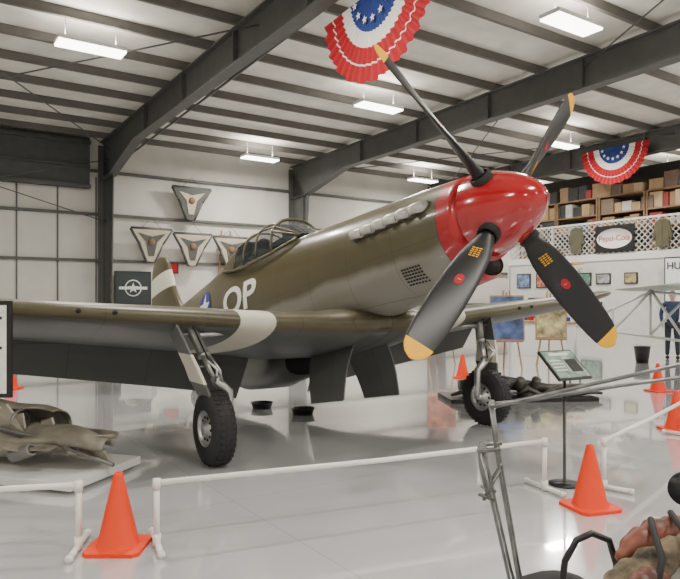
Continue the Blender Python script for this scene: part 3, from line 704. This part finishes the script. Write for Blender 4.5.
mb=MB(); mb.lathe([(0,0),(0,.14),(.38,.19),(.4,.2),(.4,.17),(.05,.13)],(0,0,0),(0,0,1),0,n=28); mb.finish('waste_bin',[m_black],M=Matrix.Translation((7.4,16,0)))

# ------------------------------------------------------------------ light frame aeroplane on the right
gl=empty('ultralight_glider',Matrix.Translation((6.3,12.8,0))@Matrix.Rotation(-.25,4,'Z'))
m_gt=mat('glider_tube',(.5,.51,.5),.4)
mb=MB()
def t_(p,r=.026): mb.sweep(p,r,0,n=8)
t_([(-1.6,0,1.0),(1.4,0,.6)]);t_([(-1.6,0,1.0),(-.2,0,1.7),(1.4,0,1.55)]);t_([(1.4,0,.6),(1.4,0,1.55)]);t_([(.5,0,.72),(.5,0,1.65)]);t_([(-.2,0,.85),(-.2,0,1.75)]);t_([(-.2,0,.85),(.5,0,1.65)]);t_([(.5,.0,.72),(1.4,0,1.55)])
t_([(-.2,0,1.75),(.2,-.6,.9),(.5,0,.72)]);t_([(.9,-.45,.3),(.9,0,.7),(.9,.45,.3)]);t_([(-1.6,0,.2),(-1.6,0,1.0)]);t_([(.9,-.45,.3),(.9,.45,.3)],.015)
t_([(-.9,0,.91),(-.9,0,1.37)]);t_([(-.9,0,.91),(-.2,0,1.7)]);t_([(-1.6,0,1.0),(-.9,0,1.37)])
mb.finish('tube_frame',[m_gt],gl)
mb=MB()
for y in(-.5,.5):
    mb.lathe([(-.03,.21),(-.04,.25),(0,.27),(.04,.25),(.03,.21)],(.9,y,.27),(0,1,0),0,n=28); mb.lathe([(-.03,0),(-.03,.05),(.03,.05),(.03,0)],(.9,y,.27),(0,1,0),1,n=12)
    for a in np.linspace(0,2*pi,12,endpoint=False): mb.sweep([(.9,y,.27),(.9+.23*math.cos(a),y,.27+.23*math.sin(a))],.006,1,n=4)
mb.lathe([(-.03,.08),(-.03,.1),(0,.12),(.03,.1),(.03,.08)],(-1.6,0,.12),(0,1,0),0,n=24)
mb.finish('wheels',[m_rub,m_alu],gl)
mb=MB(); rings=[[V((.2+.7*math.cos(q),y,1.78+.05*math.sin(q))) for q in np.linspace(0,2*pi,16,endpoint=False)] for y in np.linspace(-2.4,2.4,9)]
mb.loft(rings); mb.finish('wing_panel',[mat('fabric_sage',(.35,.38,.33),.7)],gl)

# ------------------------------------------------------------------ standing man
def man(x,y,rot):
    M=Matrix.Translation((x,y,0))@Matrix.Rotation(rot,4,'Z'); e=empty('standing_man',M)
    def skin(name,vs,es,rad,mt,root=0):
        me=bpy.data.meshes.new(name); me.from_pydata(vs,es,[]); me.materials.append(mt); ob=bpy.data.objects.new(name,me); col.objects.link(ob); ob.parent=e
        sk=ob.modifiers.new('skin','SKIN'); 
        for i,r in enumerate(rad): me.skin_vertices[0].data[i].radius=r if isinstance(r,tuple) else (r,r)
        me.skin_vertices[0].data[root].use_root=True; sk.use_smooth_shade=True
        sb=ob.modifiers.new('sub','SUBSURF'); sb.levels=2; sb.render_levels=2; return ob
    skin('torso_jacket',[(0,0,.9),(0,0,1.1),(0,0,1.32),(0,0,1.45),(-.2,0,1.42),(-.27,.02,1.15),(-.24,-.1,.92),(.2,0,1.42),(.27,.02,1.15),(.2,-.14,.98)],
      [(0,1),(1,2),(2,3),(3,4),(4,5),(5,6),(3,7),(7,8),(8,9)],[(.17,.12),(.16,.11),(.19,.12),(.09,.08),.07,.052,.04,.07,.052,.04],mat('denim_jacket',(.02,.035,.08),.8,var=.3))
    skin('trousers',[(0,0,.95),(-.1,0,.88),(-.11,-.01,.48),(-.12,.02,.09),(.1,0,.88),(.11,-.01,.48),(.13,.02,.09)],[(0,1),(1,2),(2,3),(0,4),(4,5),(5,6)],[(.15,.11),.1,.07,.055,.1,.07,.055],mat('dark_trousers',(.02,.025,.04),.8))
    sk=mat('skin',(.5,.3,.22),.6)
    skin('head',[(0,0,1.47),(0,0,1.53),(0,-.015,1.6),(0,-.01,1.68),(0,0,1.73)],[(0,1),(1,2),(2,3),(3,4)],[.055,.055,(.075,.09),(.085,.1),.05],sk)
    mb=MB(); mb.ball((0,.015,1.69),.098,0,sc=(.9,1.05,.85)); mb.finish('hair',[mat('hair_grey',(.12,.1,.09),.9)],e)
    mb=MB(); mb.ball((0,-.115,1.61),.016,0,n=6,sc=(.8,1.3,1.5))
    for s_ in(-1,1):
        mb.ball((s_*.032,-.1,1.64),.009,1,n=6); mb.ball((s_*.085,0,1.63),.02,0,n=6,sc=(.4,.8,1.4))
    mb.sweep([(-.025,-.098,1.565),(0,-.105,1.562),(.025,-.098,1.565)],.005,2,n=5); mb.finish('face',[sk,m_dark,mat('lips',(.4,.15,.13),.6)],e)
    for s_,p in((-1,V((-.24,-.11,.9))),(1,V((.19,-.16,.96)))):
        vs=[tuple(p),tuple(p+V((0,-.01,-.07)))];es=[(0,1)];rd=[(.025,.035),(.02,.04)]
        for i in range(4):
            k=len(vs); b0_=p+V((0,-.035+.022*i,-.08)); vs+=[tuple(b0_),tuple(b0_+V((-s_*.012,-.005,-.05))),tuple(b0_+V((-s_*.025,-.005,-.08+.006*abs(i-1.5))))]; es+=[(1,k),(k,k+1),(k+1,k+2)]; rd+=[.009,.0085,.007]
        k=len(vs); vs+=[tuple(p+V((-s_*.02,-.05,-.04))),tuple(p+V((-s_*.03,-.06,-.08)))]; es+=[(0,k),(k,k+1)]; rd+=[.011,.009]
        skin('hand',vs,es,rd,sk)
    mb=MB()
    for s_ in(-1,1): mb.ball((s_*.12,-.05,.05),.1,0,sc=(.5,1.4,.5))
    mb.finish('shoes',[m_dark],e)
man(8.6,16.9,-.4)

# ------------------------------------------------------------------ vintage motorcycle (right foreground)
mc=empty('vintage_motorcycle',Matrix.Identity(4))
mb=MB()
def tb(p,r,m=0): mb.sweep(p,r,m,n=10)
for o in (0,.09):
    d=V((o*.3,o,0))
    tb([V((.49,2.12,1.20))+d,V((.505,2.12,1.07))+d,V((.575,2.12,.66))+d,V((.64,2.12,.34))+d],.0055)
    tb([V((.455,2.12,1.065))+d,V((.50,2.12,.86))+d,V((.55,2.12,.64))+d,V((.64,2.12,.34))+d],.0055)
    tb([V((.445,2.12,1.06))+d,V((.52,2.12,1.065))+d],.008); tb([V((.465,2.12,.9))+d,V((.52,2.12,1.0))+d],.006)
    tb([V((.45,2.12,.92))+d,V((.50,2.12,.90))+d],.006)
tb([(.49,2.12,1.2),(.52,2.23,1.2)],.01); tb([(.455,2.12,1.06),(.49,2.23,1.06)],.01)
tb([(.47,2.16,1.07),(.475,2.16,1.0),(.49,2.16,.93)],.016)
tb([(.49,2.12,1.20),(.56,2.10,1.222),(.85,2.02,1.305),(1.25,1.9,1.42)],.0065)
tb([(.52,2.23,1.195),(.62,2.25,1.2),(.95,2.2,1.262),(1.4,2.1,1.34)],.0065)
mb.finish('girder_fork_handlebars',[m_tube],mc)
mb=MB(); c=V((.67,2.17,.325)); axd=V((-.35,1,0)).normalized()
mb.lathe([(-.03,.28),(-.035,.305),(0,.325),(.035,.305),(.03,.28)],c,axd,0,n=40); mb.lathe([(-.05,.0),(-.05,.05),(.05,.05),(.05,0)],c,axd,1,n=16)
hd=V((1,.35,0)).normalized()
for a in np.linspace(0,2*pi,20,endpoint=False): mb.sweep([c,c+(hd*math.cos(a)+V((0,0,1))*math.sin(a))*.285],.003,1,n=4)
c2=V((1.75,1.75,.325)); mb.lathe([(-.045,.25),(-.05,.3),(0,.325),(.05,.3),(.045,.25)],c2,V((.3,1,0)),0,n=40); mb.lathe([(-.05,.0),(-.05,.06),(.05,.06),(.05,0)],c2,V((.3,1,0)),1,n=16)
mb.finish('wheels',[m_rub,m_alu],mc)
mb=MB()
tb([(.56,2.14,.62),(.8,2.05,.56),(1.2,1.9,.56),(1.75,1.78,.36)],.018); tb([(.57,2.14,.58),(.85,2.05,.24),(1.4,1.88,.24),(1.75,1.78,.33)],.018)
tb([(.575,1.75,.56),(.575,1.7,.78),(.585,1.7,.87),(.615,1.7,.925),(.655,1.7,.943),(.70,1.7,.925),(.72,1.7,.86),(.72,1.74,.56)],.009)
tb([(.575,1.75,.56),(.62,2.0,.57)],.012); tb([(.72,1.74,.56),(.8,1.9,.56)],.012); tb([(.9,1.7,.85),(.95,1.85,.56)],.014); tb([(.75,1.65,.86),(.78,1.85,.56)],.014)
tb([(.7,1.62,.83),(1.1,1.68,.86)],.012)
mb.box((1.1,1.93,.4),(.35,.25,.28),0)
mb.finish('frame',[m_black],mc)
mb=MB(); mb.lathe([(0,.0),(0,.05),(.012,.055),(.02,0)],(1.085,2.05,.96),(-.3,-1,0),0,n=24); tb([(1.085,2.06,.96),(1.16,2.0,.8),(1.2,1.9,.56)],.006); mb.finish('mirror',[m_black],mc)
m_led=mat('brown_leather',(.13,.035,.018),.5,var=.6,vscale=14,bump=.6,bscale=18); m_cam=mat('camouflage_cloth',(.13,.10,.06),.85,var=.9,vscale=16,bump=.4,bscale=20); m_gc=mat('grey_canvas',(.2,.2,.17),.85,var=.3,vscale=12,bump=.3)
mb=MB()
def roll(pts,r,m,n=20):
    P=[];R=[]
    for i in range(len(pts)-1):
        for k in range(6):
            t=k/6; P.append(V(pts[i]).lerp(V(pts[i+1]),t)); R.append((r[i]*(1-t)+r[i+1]*t)*(1+.10*math.sin(11*(i+t))))
    P.append(V(pts[-1]));R.append(r[-1]); mb.sweep(P,R,m,n=n)
roll([(.60,1.52,.86),(.66,1.53,.88),(.76,1.56,.90),(.88,1.6,.92),(1.0,1.64,.92)],[.015,.045,.06,.07,.05],0)
roll([(.68,1.60,.915),(.73,1.62,.94),(.80,1.64,.96),(.92,1.68,.97)],[.01,.034,.042,.03],1)
roll([(.645,1.46,.875),(.67,1.47,.90),(.71,1.48,.915),(.75,1.5,.9)],[.015,.03,.032,.015],1)
roll([(.74,1.48,.86),(.79,1.5,.885),(.85,1.52,.9)],[.02,.045,.045],2)
mb.sweep([(.7,1.46,.82),(.705,1.45,.92),(.73,1.48,.965),(.76,1.58,.985),(.78,1.64,1.0)],.008,3,n=8)
mb.sweep([(.78,1.46,.82),(.785,1.46,.94),(.82,1.56,1.0),(.84,1.66,1.01)],.008,3,n=8)
mb.finish('bedroll',[m_cam,m_led,m_gc,m_dark],mc)
